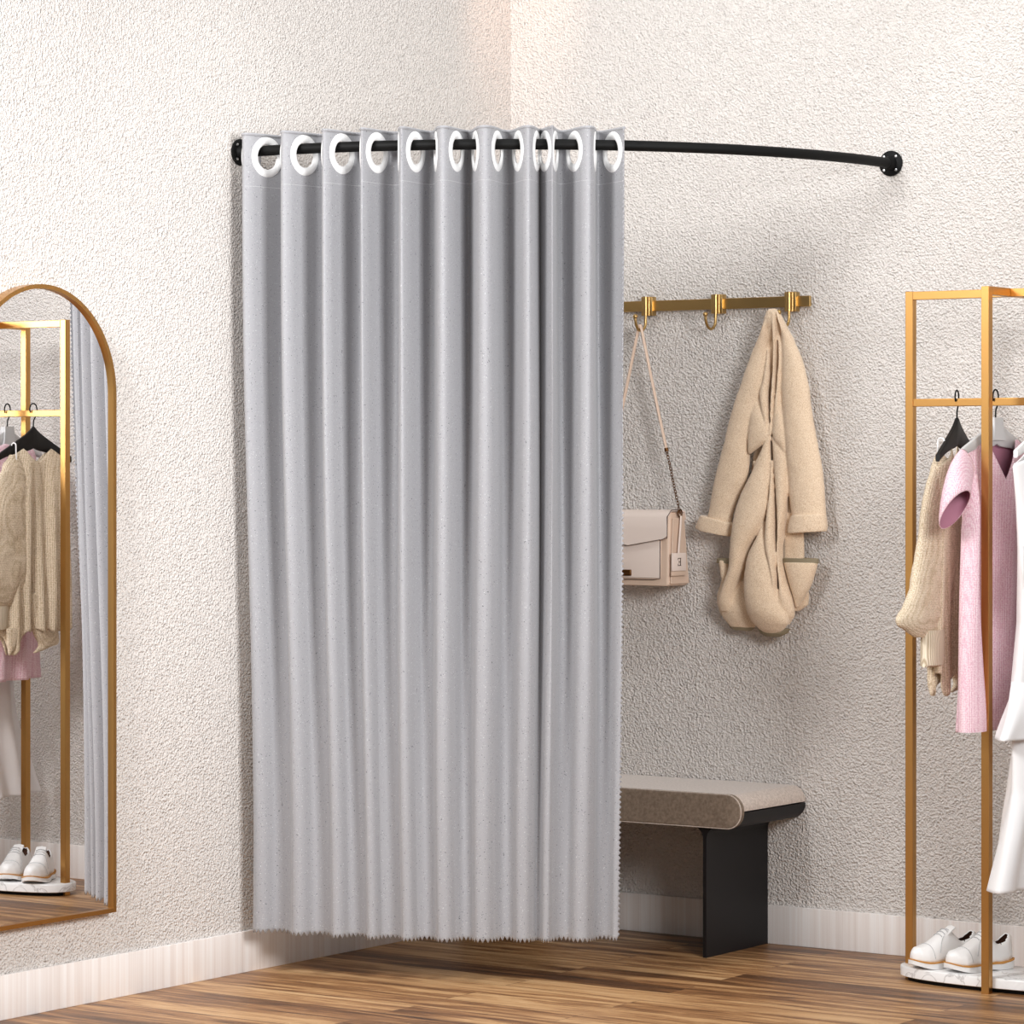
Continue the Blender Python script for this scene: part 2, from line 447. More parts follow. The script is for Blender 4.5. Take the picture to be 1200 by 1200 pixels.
# ------------------------------------------------------------------ hook rail on the right wall
pe = WY(947.3, 352.5, .03); zr = pe.z
xs_h = [WY(p, 352, .035).x for p in (676, 757.5, 839.5, 925.5)]
rail = thing('hook_rail', 'brass wall rail with clip-on hooks above the bench', 'coat rack', ((xs_h[1]+xs_h[3])/2, 0, zr))
g = G(); g.box((xs_h[0]-.06, -.022, zr-.0155), (pe.x, -.012, zr+.0155), .0012)
g.out('bar', M['old_brass'], rail, smooth=False)
for xx in (xs_h[0]+.09, xs_h[2]-.09, xs_h[3]-.07):
    g = G(); g.cyl((xx, -.0005, zr), (xx, -.013, zr), .009, 20); g.out('wall_mount', M['old_brass'], rail)
hook_tips = []
for i, x in enumerate(xs_h):
    g = G(); g.box((x-.019, -.034, zr-.029), (x+.019, -.0095, zr+.027), .0015)
    g.tube([(x-.002, -.036, zr-.029), (x-.002, -.036, zr+.027)], .0068, 16)
    g.tube([(x-.012, -.034, zr-.029), (x-.012, -.034, zr+.027)], .0035, 12)
    g.tube([(x+.008, -.034, zr-.029), (x+.008, -.034, zr+.027)], .0035, 12)
    cl = g.out('clamp', M['old_brass'], rail)
    pts = [(x-.002, -.036, zr-.020), (x-.002, -.036, zr-.045), (x-.002, -.040, zr-.062), (x-.003, -.055, zr-.074), (x-.004, -.074, zr-.070), (x-.004, -.086, zr-.055), (x-.004, -.090, zr-.036)]
    g = G(); g.tube(smooth_path(pts, 6), .0042, 12); g.ball((x-.004, -.090, zr-.033), .0072)
    hk = g.out('hook', M['old_brass'], rail); hk.parent = cl
    hook_tips.append(Vector((x-.003, -.062, zr-.070)))

# ------------------------------------------------------------------ coat
hp = hook_tips[3]
coat = thing('hooded_coat', 'camel wool coat with turned-up cuffs hanging from the right-hand brass hook', 'coat', (hp.x, 0, .9))
C = 'Y'
g = G()
# crown over the hook
lobe(g, [(361.5,901,909,.088,.005),(364,898,913,.086,.018),(372,895,917,.078,.030),(385,894,922,.060,.034),(400,894,926,.046,.026),(450,890,936,.035,.018),(500,886,936,.032,.016),(560,880,930,.035,.018),(640,866,934,.035,.018),(700,858,930,.035,.018),(730,868,920,.04,.012)], C)
# left side of the front, running into the sleeve
lobe(g, [(364,899,905,.092,.010),(383,892.5,903,.086,.020),(410,882,901,.070,.022),(445,870,898,.068,.026),(480,858,890,.066,.028),(518,849,880,.064,.028),(540,843.5,878.5,.062,.027),(560,838,876,.060,.027),(580,834,867,.058,.026),(600,831,860,.056,.024),(618,829,857,.056,.022)], C)
# right side of the front and sleeve
lobe(g, [(364,908,914,.092,.010),(380,913,922,.086,.020),(396,916,930,.070,.020),(420,916,940,.068,.024),(452,916,947.5,.066,.028),(480,917,951,.064,.030),(518,920,957.5,.062,.031),(558,923.5,964.5,.060,.031),(585,926,966.5,.060,.030),(618,929,967.5,.060,.028)], C)
# rolled collar strips between
lobe(g, [(366,904,909,.100,.008),(385,904.5,911,.092,.012),(407,906,912,.078,.014),(440,905,911,.078,.014),(470,903,909,.078,.013),(495,902,905.5,.078,.009),(510,901.5,904.5,.078,.007)], C)
lobe(g, [(380,911,915,.070,.008),(410,912,919,.074,.014),(440,911,917,.076,.014),(480,907,916,.074,.014),(500,905,916,.072,.014)], C)
lobe(g, [(410,899,904,.072,.010),(445,894,903,.076,.014),(462,890,901,.078,.015),(480,892,902,.078,.015),(500,897,903,.076,.012),(512,899,903.5,.074,.008)], C)
# little lapel flaps above the pinch
lobe(g, [(468,884,892,.070,.010),(485,880,897,.078,.014),(505,877.5,901,.080,.015),(516,876.5,899,.080,.013),(525,876.5,889,.078,.010),(532,876.5,880,.074,.006)], C)
lobe(g, [(472,911,918,.070,.010),(490,907,918.5,.076,.013),(508,905,920,.078,.013),(517,908,921,.078,.011),(530,918,922,.074,.006)], C)
# gathered front below the pinch
lobe(g, [(508,900,904,.078,.006),(525,893,903.5,.074,.014),(540,886,903.5,.074,.018),(560,878,903,.076,.024),(580,868,901.5,.080,.028),(600,861.5,899.5,.084,.032),(620,857.5,891.5,.086,.033),(643,855,879.5,.084,.032),(664,853.5,874,.080,.030),(680,848.5,868,.076,.028),(696,843,862,.072,.025),(708,841,860,.068,.020),(716,844,858,.064,.012)], C)
lobe(g, [(540,882,890,.060,.014),(560,884,892,.062,.016),(580,882,890,.07,.014),(600,878,888,.08,.01)], C)
lobe(g, [(680,846,880,.045,.020),(700,841,885,.048,.024),(715,843,888,.048,.025),(726,849,888,.046,.020),(735,857,884,.044,.012)], C)
lobe(g, [(612,893,899,.078,.010),(625,888,900,.082,.020),(643,879.5,904,.088,.028),(664,873.5,909,.092,.034),(690,872,911.5,.094,.038),(708,874,916,.092,.038),(720,877,922,.088,.036),(730,882,924,.082,.030),(738,890,918,.074,.020),(743,897,911,.068,.008)], C)
lobe(g, [(540,903.5,906.5,.074,.008),(573,901.5,908.5,.080,.013),(602,898.5,909,.088,.018),(625,896,909,.094,.020),(645,897,909.5,.098,.020),(664,901,910.5,.100,.018),(684,905,911.5,.100,.014),(700,906,911,.098,.008)], C)
lobe(g, [(512,904.5,908,.076,.006),(532,906,922,.070,.016),(560,908,923.5,.072,.020),(600,910,923,.076,.022),(632,910.5,919,.080,.020),(645,911,917,.080,.018),(665,911.5,920,.078,.022),(690,912,927,.076,.028),(708,910,931,.072,.028),(722,905,931,.066,.024),(732,904,925,.060,.014)], C)
# side of the skirt and back corner of the hem
lobe(g, [(600,915,941,.040,.014),(640,916,942,.042,.016),(665,918,943,.044,.016)], C)
lobe(g, [(685,925,946,.040,.012),(700,926,948,.040,.014),(709,927,946.5,.040,.012),(716,930,937,.040,.006)], C)
b_ = g.out('body', M['wool'], coat); remesh(b_, .0029, 1, .004, .05)
# pockets
g = G(); lobe(g, [(659,919,958,.068,.024),(672,922,955,.068,.024),(684,925,951.5,.066,.022),(698,929,945,.062,.018),(712,932,936,.058,.006)], C)
p_ = g.out('pocket', M['wool'], coat); remesh(p_, .003, 3)
g = G(); lobe(g, [(656,842,857,.060,.020),(672,844,857,.060,.020),(686,846,856,.058,.016),(694,848,853,.056,.006)], C)
p_ = g.out('pocket', M['wool'], coat); remesh(p_, .003, 3)
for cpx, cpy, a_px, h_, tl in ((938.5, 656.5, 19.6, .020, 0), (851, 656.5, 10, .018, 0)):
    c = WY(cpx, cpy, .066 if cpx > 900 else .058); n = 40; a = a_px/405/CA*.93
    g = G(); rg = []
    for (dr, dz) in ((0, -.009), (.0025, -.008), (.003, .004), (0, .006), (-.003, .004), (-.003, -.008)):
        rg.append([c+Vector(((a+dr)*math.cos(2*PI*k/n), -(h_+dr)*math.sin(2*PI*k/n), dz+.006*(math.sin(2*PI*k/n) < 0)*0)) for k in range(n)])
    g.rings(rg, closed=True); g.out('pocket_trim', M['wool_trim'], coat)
# cuffs: turned back, hollow
def cuff(top, bot, v, h, fl):
    (x0, y0), (x1, y1) = top; (x2, y2), (x3, y3) = bot
    A0, A1 = WY(x0, y0, v), WY(x1, y1, v); B0, B1 = WY(x2, y2, v), WY(x3, y3, v)
    def ring(p, q, s, n=36):
        c = (p+q)/2; a = (q-p)/2
        return [c+a*(s*math.cos(2*PI*k/n))+Vector((0, -1, 0))*(h*s*math.sin(2*PI*k/n)) for k in range(n)]
    g = G(); L = lambda P, Q, t: P+(Q-P)*t
    rs_ = [ring(A0, A1, .80), ring(A0, A1, .96), ring(L(A0,B0,.1), L(A1,B1,.1), 1.02), ring(L(A0,B0,.5), L(A1,B1,.5), 1.03), ring(L(A0,B0,.92), L(A1,B1,.92), 1.01), ring(B0, B1, .97), ring(B0, B1, .86), ring(L(A0,B0,.6), L(A1,B1,.6), .8), ring(L(A0,B0,.3), L(A1,B1,.3), .72)]
    g.rings(rs_); o = g.out('cuff', M['wool'], coat); s_ = o.modifiers.new('soft', 'SUBSURF'); s_.levels = s_.render_levels = 2
    tx = bpy.data.textures.new('cuff', 'CLOUDS'); tx.noise_scale = .05
    d = o.modifiers.new('w', 'DISPLACE'); d.texture = tx; d.strength = .006; d.texture_coords = 'GLOBAL'
cuff(((822,603),(860,613)), ((815,619),(856,629)), .058, .030, 0)
cuff(((927.5,604),(968,602)), ((924,625),(969,623)), .062, .036, 0)
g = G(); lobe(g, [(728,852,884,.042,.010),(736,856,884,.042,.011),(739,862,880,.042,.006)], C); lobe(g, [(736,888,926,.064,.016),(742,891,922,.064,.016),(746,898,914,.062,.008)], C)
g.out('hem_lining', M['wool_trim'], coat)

# ------------------------------------------------------------------ handbag
BV = .125
q0 = WY(783.5, 600, BV); q1 = WY(783.5, 687, BV); xR = q0.x; xL = xR-.262; zt, zb = q0.z, q1.z
bag = thing('shoulder_bag', 'blush leather shoulder bag with pointed flap hanging from the left visible hook', 'bag', ((xL+xR)/2, -.07, zb))
g = G()
def sec(x, ins=0):       # trapezoid side profile, rounded
    pts = [(.012+ins, zb+ins), (BV-ins, zb+ins), (BV-.006-ins, zt-.012-ins), (BV-.02-ins, zt-ins), (.045+ins, zt-ins), (.03+ins, zt-.012-ins)]
    return [(x, -a, b) for a, b in pts]
g.rings([sec(xL, .006), sec(xL+.006), sec(xR-.006), sec(xR, .006)])
o = g.out('body', M['bag_side'], bag, smooth=True, angle=50)
bv = o.modifiers.new('b', 'BEVEL'); bv.width = .008; bv.segments = 4; bv.limit_method = 'ANGLE'
# front panel
g = G(); fx0, fx1 = xL+.03, xR-.028
g.box((fx0, -BV-.004, zb+.022), (fx1, -BV+.012, zb+.16), .003); g.out('front_pocket', M['bag'], bag)
# flap wrapped over the top, with a shallow pointed edge
g = G(); N = 24; rg = []
xm = (xL+xR)/2
for k in range(N+1):
    u = k/N; x = xL-.002+(xR-xL+.004)*u; d = abs(u-.5)*2
    drop = .098-.022*max(0, (d-.0))-(0.0)
    if d > .97: drop -= .006
    yf = -BV-.010
    path = [(-.03, zt-.02), (-.038, zt+.002), (-.06, zt+.006), (-BV+.012, zt+.005), (-BV-.002, zt-.003), (yf, zt-.016), (yf-.0035, zt-.05), (yf-.0045, zt-drop)]
    inner = [(y_+.004 if i >= 4 else y_, z_-(.004 if i < 5 else 0)) for i, (y_, z_) in enumerate(path)][::-1]
    rg.append([(x, y_, z_) for y_, z_ in path+inner])
g.rings(rg); g.out('flap', M['bag'], bag, angle=50)
g = G(); pts = []
for k in range(N+1):
    u = k/N; pts.append((xL-.002+(xR-xL+.004)*u, -BV-.0125, zt-(.098-.022*abs(u-.5)*2)))
g.tube(pts, .0014, 6); g.tube([(xR+.0025, -BV-.0125, zt-.075), (xR+.0025, -BV-.0115, zt-.045), (xR+.0025, -BV-.011, zt-.014), (xR+.0025, -BV+.01, zt+.005), (xR+.0025, -.06, zt+.006)], .0013, 6)
g.out('flap_piping', M['dark_piping'], bag)
g = G(); g.tube([(fx1+.001, -BV-.003, zb+.15), (fx1+.001, -BV-.004, zb+.022), (fx1-.02, -BV-.004, zb+.018), (fx0, -BV-.004, zb+.018)], .0012, 6)
g.out('pocket_piping', M['dark_piping'], bag)
pc = WY(733, 671, BV+.008); g = G(); g.box((pc.x-.012, -BV-.010, pc.z-.009), (pc.x+.018, -BV-.002, pc.z+.009), .002); g.out('clasp', M['chain'], bag)
# side gusset panel
g = G(); g.prism([(xR+.001, -a, b) for a, b in ((.018, zb+.006), (BV-.006, zb+.006), (BV-.016, zt-.018), (.045, zt-.018))], (.004, 0, 0))
o = g.out('gusset', M['bag_side'], bag, smooth=False); bv = o.modifiers.new('b', 'BEVEL'); bv.width = .004; bv.segments = 3
# strap and chain
tip = hook_tips[1]+Vector((0, -.004, -.0020)); 
ringR = Vector((xR+.008, -.075, zt-.004)); ringL = Vector((xL-.008, -.075, zt-.004))
for rr_, nm in ((ringR, 1), (ringL, -1)):
    a = tip+Vector((.003*nm, 0, .004)); b = a+(rr_-a)*.66
    g = G(); g.tube(smooth_path([tip+Vector((0,0,.0058)), a+Vector((.003*nm,0,-.004)), a+(b-a)*.5, b], 6), .0062, 10, flat=.6); g.out('strap', M['bag_side'], bag)
    g = G(); d = (rr_-b); n = int(d.length/.0085)
    g.tube([b-d.normalized()*.006, b+d.normalized()*.004], .0065, 10)
    for k in range(n):
        c = b+d*((k+.5)/n); du = d.normalized(); s_ = Vector((0,1,0)) if k % 2 else du.cross(Vector((0,1,0))).normalized()
        g.tube([c+du*(.0062*math.cos(2*PI*q/10))+s_*(.0036*math.sin(2*PI*q/10)) for q in range(10)], .0011, 6, closed=True)
    g.out('chain', M['chain'], bag)
    g = G(); s_ = Vector((0,1,0)); g.tube([rr_+UP*(.011*math.sin(2*PI*q/18))+s_*(.011*math.cos(2*PI*q/18)) for q in range(18)], .002, 8, closed=True)
    g.out('ring', M['chain'], bag)
# hanging luggage tag on the gusset
tx_ = xR+.014
cA = WX(795.5, 648, tx_); cB = WX(795.5, 669, tx_)
tv = -cA.y; hw = 8.6/405/SA
g = G(); g.tube(smooth_path([(tx_-.002, ringR.y, ringR.z-.008), (tx_, (ringR.y*.6+cA.y*.4), ringR.z-.04), (tx_, cA.y, cA.z+.010), (tx_, cA.y, cA.z)], 5), .005, 8, flat=.4); lp = g.out('tag_strap', M['bag'], bag)
tgo = thing('_tmp', 'x', 'x', (0,0,0)); bpy.data.objects.remove(tgo)
g = G(); g.box((tx_-.004, -tv-hw, cB.z-.014), (tx_, -tv+hw, cB.z-.001), .0006); g.out('luggage_tag', M['bag_side'], bag)
g = G(); g.box((tx_-.003, -tv-hw, cB.z), (tx_+.002, -tv+hw, cA.z), .001); tg_ = g.out('luggage_tag', M['bag'], bag)
# letter on the tag (as seen: reversed, stem on the right)
zc_ = (cA.z+cB.z)/2; hh = .0115; x0_ = tx_+.0022; g = G()
def bx(y0, y1, z0, z1): g.box((x0_-.0006, -tv+y0, zc_+z0), (x0_+.0004, -tv+y1, zc_+z1))
bx(.004, .0075, -hh, hh); bx(.0025, .009, -hh, -hh+.0018); bx(.0025, .009, hh-.0018, hh)
bx(-.0085, .004, hh-.0020, hh); bx(-.0085, .004, -hh, -hh+.0020); bx(-.002, .004, -.001, .001)
bx(-.0085, -.0068, hh-.006, hh); bx(-.0085, -.0068, -hh, -hh+.0065); bx(-.003, -.0018, -.0035, .0035)
lt = g.out('letter', M['dark_piping'], bag, smooth=False); lt.parent = tg_

# ------------------------------------------------------------------ bench
bvF = .37; bz1, bz0 = .463, .368; bx1, bx0 = 1.03, .035
bench = thing('upholstered_bench', 'low bench with taupe cushion and black slab legs against the right wall', 'bench', ((bx0+bx1)/2, -.19, 0))
rc = .0455; zm = (bz0+bz1)/2
def stad(x0, x1, z0, z1, r, n=10):
    pts = []
    for (cx, cz, a0) in ((x1-r, z0+r, -90), (x1-r, z1-r, 0), (x0+r, z1-r, 90), (x0+r, z0+r, 180)):
        for k in range(n+1):
            a = R(a0+90*k/n); pts.append((cx+r*math.cos(a), cz+r*math.sin(a)))
    return pts
S = stad(bx0, bx1, bz0, bz1, rc)
# cushion: upper half of the rounded slab
up_ = [p for p in S if p[1] >= zm-1e-6]
g = G(); g.rings([[(x, -v_, z) for x, z in up_] for v_ in (.004, bvF-.02)]); 
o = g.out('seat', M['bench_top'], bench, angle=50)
lo_ = [p for p in S if p[1] <= zm+1e-6]
g = G(); g.rings([[(x, -v_, z) for x, z in lo_] for v_ in (.004, bvF-.02)]); g.out('seat_shell', M['bench_leg'], bench, angle=50)
S2 = stad(bx0, bx1, bz0, bz1, rc); S3 = stad(bx0+.004, bx1-.004, bz0+.004, bz1-.004, rc-.004)
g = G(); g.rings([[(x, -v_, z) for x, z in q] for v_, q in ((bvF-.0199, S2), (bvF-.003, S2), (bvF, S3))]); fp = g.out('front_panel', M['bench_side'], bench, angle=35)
g = G(); g.tube([(x, -bvF+.002, z) for x, z in stad(bx0, bx1, bz0, bz1, rc)], .0016, 6, closed=True); g.out('piping', M['bench_top'], bench)
for lx in (.904, .15):
    prof = []; rf = .035; th = .011
    prof += [(lx-th/2, 0), (lx+th/2, 0)]
    for k in range(8):
        a = PI/2*k/7; prof.append((lx+th/2+rf*(1-math.cos(a)), bz0-rf+rf*math.sin(a)-.0002))
    for k in range(7, -1, -1):
        a = PI/2*k/7; prof.append((lx-th/2-rf*(1-math.cos(a)), bz0-rf+rf*math.sin(a)-.0002))
    g = G(); g.prism([(x, -.355, z) for x, z in prof], (0, .343, 0)); g.out('leg', M['bench_leg'], bench, angle=35)

# ------------------------------------------------------------------ garment rack
cxr, vr = 1.84, .350; HT = 1.850; w2 = .0112
rack = thing('garment_rack', 'tall gold clothes rack of crossing square tubes on a white marble oval', 'clothes rack', (cxr, -vr, 0))
EX, EY = .29, .128
posts = [(cxr-EX, vr), (cxr+EX, vr), (cxr, vr+EY), (cxr, vr-EY)]
for (x, v_) in posts:
    g = G(); g.box((x-w2, -v_-w2, 0), (x+w2, -v_+w2, HT), .0012); g.out('post', M['brass'], rack, smooth=False)
g = G(); g.box((cxr-EX+w2, -vr-w2, HT-2*w2-.001), (cxr+EX-w2, -vr+w2, HT-.001), .0012); g.out('top_beam', M['brass'], rack, smooth=False)
for s_ in (1, -1):
    a, b = (-vr+w2+.0002, -vr+EY-w2) if s_ > 0 else (-vr-EY+w2, -vr-w2-.0002)
    g = G(); g.box((cxr-w2, a, HT-2*w2), (cxr+w2, b, HT), .0012); g.out('top_beam', M['brass'], rack, smooth=False)
zrail = WX(1062, 472, cxr-EX).z
g = G(); g.box((cxr-EX+w2, -vr-.009, zrail-.0105), (cxr+EX-w2, -vr+.009, zrail+.0105), .0015); g.out('hanging_rail', M['brass'], rack, smooth=False)
def oval(a, b, n=72, p=2.3): 
    out = []
    for k in range(n):
        c, s = math.cos(2*PI*k/n), math.sin(2*PI*k/n)
        out.append((cxr+a*abs(c)**(2/p)*(1 if c >= 0 else -1), -vr+b*abs(s)**(2/p)*(1 if s >= 0 else -1)))
    return out
BZ = .040
g = G(); BA, BB = EX+.022, EY-w2-.001
g.rings([[(x, y, z) for x, y in oval(BA-i, BB-i)] for z, i in ((.012, .004), (.014, 0), (BZ-.004, 0), (BZ-.001, .0015), (BZ, .004))])
o = g.out('marble_base', M['marble'], rack, angle=50)
g = G(); g.rings([[(x, y, z) for x, y in oval(BA-.02, BB-.02)] for z in (.0, .012)]); g.out('plinth', M['black_metal'], rack, angle=50)

# ------------------------------------------------------------------ hangers
def hanger(name, label, x, mt, half, drop, rot, hook_mt, zoff=0, slab=.006, block=False, arch_=False):
    z0 = zrail+.0105
    t_ = thing(name, label, 'hanger', (x, -vr, z0), 'hangers on the gold rail')
    rt = Matrix.Rotation(rot, 3, 'Z'); loc = lambda a, b, z: Vector((x, -vr, z0))+rt@Vector((b, -a, z))   # a across, b along the rail
    hk = [(-.012, 0, -.008), (-.0148, 0, .004), (-.010, 0, .017), (0, 0, .022), (.010, 0, .017), (.0145, 0, .006), (.013, 0, -.008), (.008, 0, -.022), (.001, 0, -.035), (0, 0, -.058)]
    hk = [(-a, b, c) for a, b, c in hk]
    g = G(); g.tube(smooth_path([loc(*q) for q in hk], 5), .0022, 10); g.out('hook', hook_mt, t_)
    zt_ = -.052
    g = G(); N = 24; rg = []
    for k in range(N+1):
        u = -1+2*k/N; a = u*half; d = abs(u)
        top = zt_-drop*(d**1.05)-.012*(1-math.exp(-d*9)); bot = top-(.050*(1-d)**1.6+.020)
        th = slab
        rg.append([loc(a, b_, z_) for b_, z_ in ((-th, bot+.003), (-th, top-.003), (-th+.002, top), (th-.002, top), (th, top-.003), (th, bot+.003), (th-.002, bot), (-th+.002, bot))])
    g.rings(rg); g.out('shoulder_bar', mt, t_, angle=50)
    if block:
        g = G(); g.rings([[loc(a_*s, b_*s2, z_) for a_, b_ in ((-1,-1),(1,-1),(1,1),(-1,1))] for s, s2, z_ in ((.022,.010,-.052),(.026,.012,-.090),(.031,.013,-.112))]); g.out('neck_block', mt, t_, angle=50)
    return t_
xk, xp, xw = 1.688, 1.802, 1.95
hanger('wooden_hanger', 'matt black hanger holding the cream knit top, nearest the left post', xk, M['black_hanger'], .155, .085, R(8), M['black_metal'])
hanger('grey_hanger', 'light grey hanger with black hook inside the pink dress', xp, M['grey_hanger'], .17, .07, R(-4), M['black_metal'], block=True)
hanger('white_hanger', 'glossy white hanger holding the white dress at the right edge', xw, M['white_hanger'], .185, .075, R(0), M['black_metal'])

# ------------------------------------------------------------------ garments
def garment(name, xc, vc, rows, ztf, ztb, mt, parent, folds=(0, 0, 0), rot=0, n=60, nz=70, zbf=None, lining=None):
    """front (+x) and back panels of a hanging garment; rows (z, half width, half depth) from hem up"""
    rg = rows; rt = Matrix.Rotation(rot, 3, 'Z'); vs, fs = [], []
    def hw(z):
        r_ = interp([list(q) for q in rg], z); return r_[1], r_[2]
    zb_ = rows[0][0]; idx = {}
    for side in (1, -1):
        for i in range(n+1):
            u = -math.cos(PI*i/n)
            top = ztf(u) if side > 0 else ztb(u)
            for k in range(nz+1):
                if side < 0 and i in (0, n): idx[(side, i, k)] = idx[(1, i, k)]; continue
                s = k/nz; zl = zbf(u) if zbf else zb_; z = zl+(top-zl)*s
                a, b = hw(z); fo = folds[0]*math.sin(folds[1]*u+folds[2]+side*1.3)*(1-s)**.8*(1-u*u)
                x = side*b*math.sqrt(max(0, 1-u*u))*(1.0)+fo+.5*folds[0]*math.sin(3*s+u*7)
                q = rt@Vector((x, -u*a, 0)); idx[(side, i, k)] = len(vs); vs.append(Vector((xc, -vc, z))+q)
        for i in range(n):
            for k in range(nz):
                fs.append((idx[(side,i,k)], idx[(side,i+1,k)], idx[(side,i+1,k+1)], idx[(side,i,k+1)]))
    o = mesh(name, vs, fs, [mt]+([lining] if lining else []), parent)
    sd = o.modifiers.new('t', 'SOLIDIFY'); sd.thickness = .004; sd.offset = -1
    if lining: sd.material_offset = 1
    return o
Z = lambda px, py, x: WX(px, py, x).z
# pink dress
pk = thing('pink_dress', 'short sleeved pink basket-knit dress with a V neck on the grey hanger', 'dress', (xp, -vr, .7))
zh = Z(1140, 858, xp); zs_ = Z(1115, 534, xp); zn = Z(1152, 512, xp); zv = Z(1184, 562, xp+.03)
vcp = vr-.012
shl = lambda u: zn-(zn-zs_)*max(0, (abs(u)-.28)/.72)**1.2 if abs(u) > .28 else zn
ztf = lambda u: (zv+(zn-zv)*(abs(u)/.38)) if abs(u) < .38 else shl(u)
ztb = lambda u: shl(u)-.02*(1-min(1, abs(u)/.38))
garment('bodice', xp, vcp, [(zh, .180, .036), (zh+.15, .168, .034), (zh+.45, .150, .032), (zs_-.12, .150, .030), (zs_-.02, .160, .026), (zn-.03, .165, .022), (zn, .165, .014)], ztf, ztb, M['pink'], pk, (.012, 9, .7), R(-11), lining=M['pink_lining'])
g = G(); lobe(g, [(556,1134,1146,xp+.006,.012),(590,1130,1148,xp+.012,.022),(620,1127,1148,xp+.014,.026),(700,1124.5,1148,xp+.014,.028),(780,1122.5,1153,xp+.014,.030),(857,1121.5,1159,xp+.014,.032)], 'X'); g.out('pleat', M['pink'], pk)
# left sleeve (towards the room) and right sleeve, hollow
def sleeve(xc, pts, mt, parent, lining):
    n = 36; rg = []
    for (c, a, b, tilt, tx_) in pts:
        c = Vector(c); rg.append([c+Vector((b*math.cos(2*PI*k/n), -a*math.sin(2*PI*k/n), tilt*math.sin(2*PI*k/n)+tx_*math.cos(2*PI*k/n))) for k in range(n)])
    g = G(); g.rings(rg, cap=False); o = g.out('sleeve', [mt, lining], parent)
    sd = o.modifiers.new('t', 'SOLIDIFY'); sd.thickness = .004; sd.offset = -1; sd.material_offset = 1
    ss = o.modifiers.new('s', 'SUBSURF'); ss.levels = ss.render_levels = 1
def pv(px, py, x): return WX(px, py, x)
sleeve(xp, [(pv(1134, 538, xp), .030, .016, .03, 0), (pv(1126, 554, xp+.004), .046, .026, .035, .008), (pv(1121, 575, xp+.008), .054, .034, .025, .026), (pv(1119, 592, xp+.010), .056, .038, .010, .045), (pv(1119, 598, xp+.010), .054, .038, .004, .050)], M['pink'], pk, M['pink_lining'])
sr = [(Vector((xp, -vr+.155, zs_-.01)), .030, .018, -.03, 0), (Vector((xp, -vr+.185, zs_-.06)), .040, .026, -.03, .01), (Vector((xp, -vr+.20, zs_-.12)), .046, .03, -.02, .02), (Vector((xp, -vr+.205, zs_-.155)), .046, .03, -.01, .02)]
sleeve(xp, sr, M['pink'], pk, M['pink_lining'])
# cream knit batwing top
kn = thing('knit_top', 'cream open-knit batwing top with ribbed hem on the black hanger', 'top', (xk, -vr, .8))
X = 'X'
ks = zrail-.150; kb = Z(1100, 806, xk)
kf = lambda u: ks+.035-.055*max(0, abs(u)-.35)/.65-(.05*(1-(abs(u)/.45)**2) if abs(u) < .45 else 0)
garment('body', xk-.006, vr, [(kb-.02, .150, .026), (kb+.2, .155, .028), (ks-.12, .150, .024), (ks-.02, .135, .020), (ks+.04, .125, .014)], kf, lambda u: kf(u)+.01, M['knit'], kn, (.014, 19, .4), R(8), zbf=lambda u: kb-.02+.075*(1-math.exp(-((u-.68)/.22)**2))+.006*math.sin(23*u))
g = G()
lobe(g, [(530,1097,1106,xk,.010),(540,1092,1116,xk,.016),(560,1084,1124,xk,.022),(580,1079,1128,xk,.026),(600,1075,1128,xk,.028),(650,1068,1128,xk,.030),(690,1060,1128,xk,.032),(712,1050,1126,xk,.030),(724,1043,1122,xk,.028),(731,1045,1116,xk,.024),(738,1056,1110,xk,.020),(746,1068,1106,xk,.012)], X, 40, 2.0)
b_ = g.out('sleeve', M['knit'], kn); remesh(b_, .004, 4, .012, .09)
g = G(); lobe(g, [(738,1078,1109,xk+.01,.022),(750,1077.5,1108,xk+.01,.026),(770,1077.5,1107.5,xk+.01,.026),(779,1077,1107,xk+.01,.024),(781,1079,1105,xk+.01,.012)], X); g.out('ribbed_cuff', M['rib'], kn)
g = G(); lobe(g, [(776,1085,1106,xk-.012,.014),(792,1086,1103,xk-.012,.014),(806,1088,1098,xk-.012,.010),(816,1089.5,1093,xk-.012,.003)], X)
lobe(g, [(725,1104,1140,xk-.012,.020),(760,1106,1142,xk-.012,.022),(782,1110,1142,xk-.012,.020),(800,1116,1140,xk-.012,.014),(812,1112,1116,xk-.012,.004)], X)
b_ = g.out('underlayer', M['knit'], kn); remesh(b_, .004, 3, .008, .05)
g = G()   # shoulder ribbons looped round the hanger arms
for s_ in (-1, 1):
    c = Vector((xk, -vr, zrail+.0105)); a_ = -.092*s_
    p0 = c+Vector((.0, a_, -.122)); 
    pts = [p0+Vector((.012, 0, -.05)), p0+Vector((.010, 0, -.015)), p0+Vector((.008, -.0, .012)), p0+Vector((-.008, 0, .012)), p0+Vector((-.010, 0, -.015)), p0+Vector((-.012, .0, -.05))]
    g = G(); g.tube(smooth_path(pts, 5), .0022, 8)
    g.out('shoulder_strap', M['white_cloth'], kn)

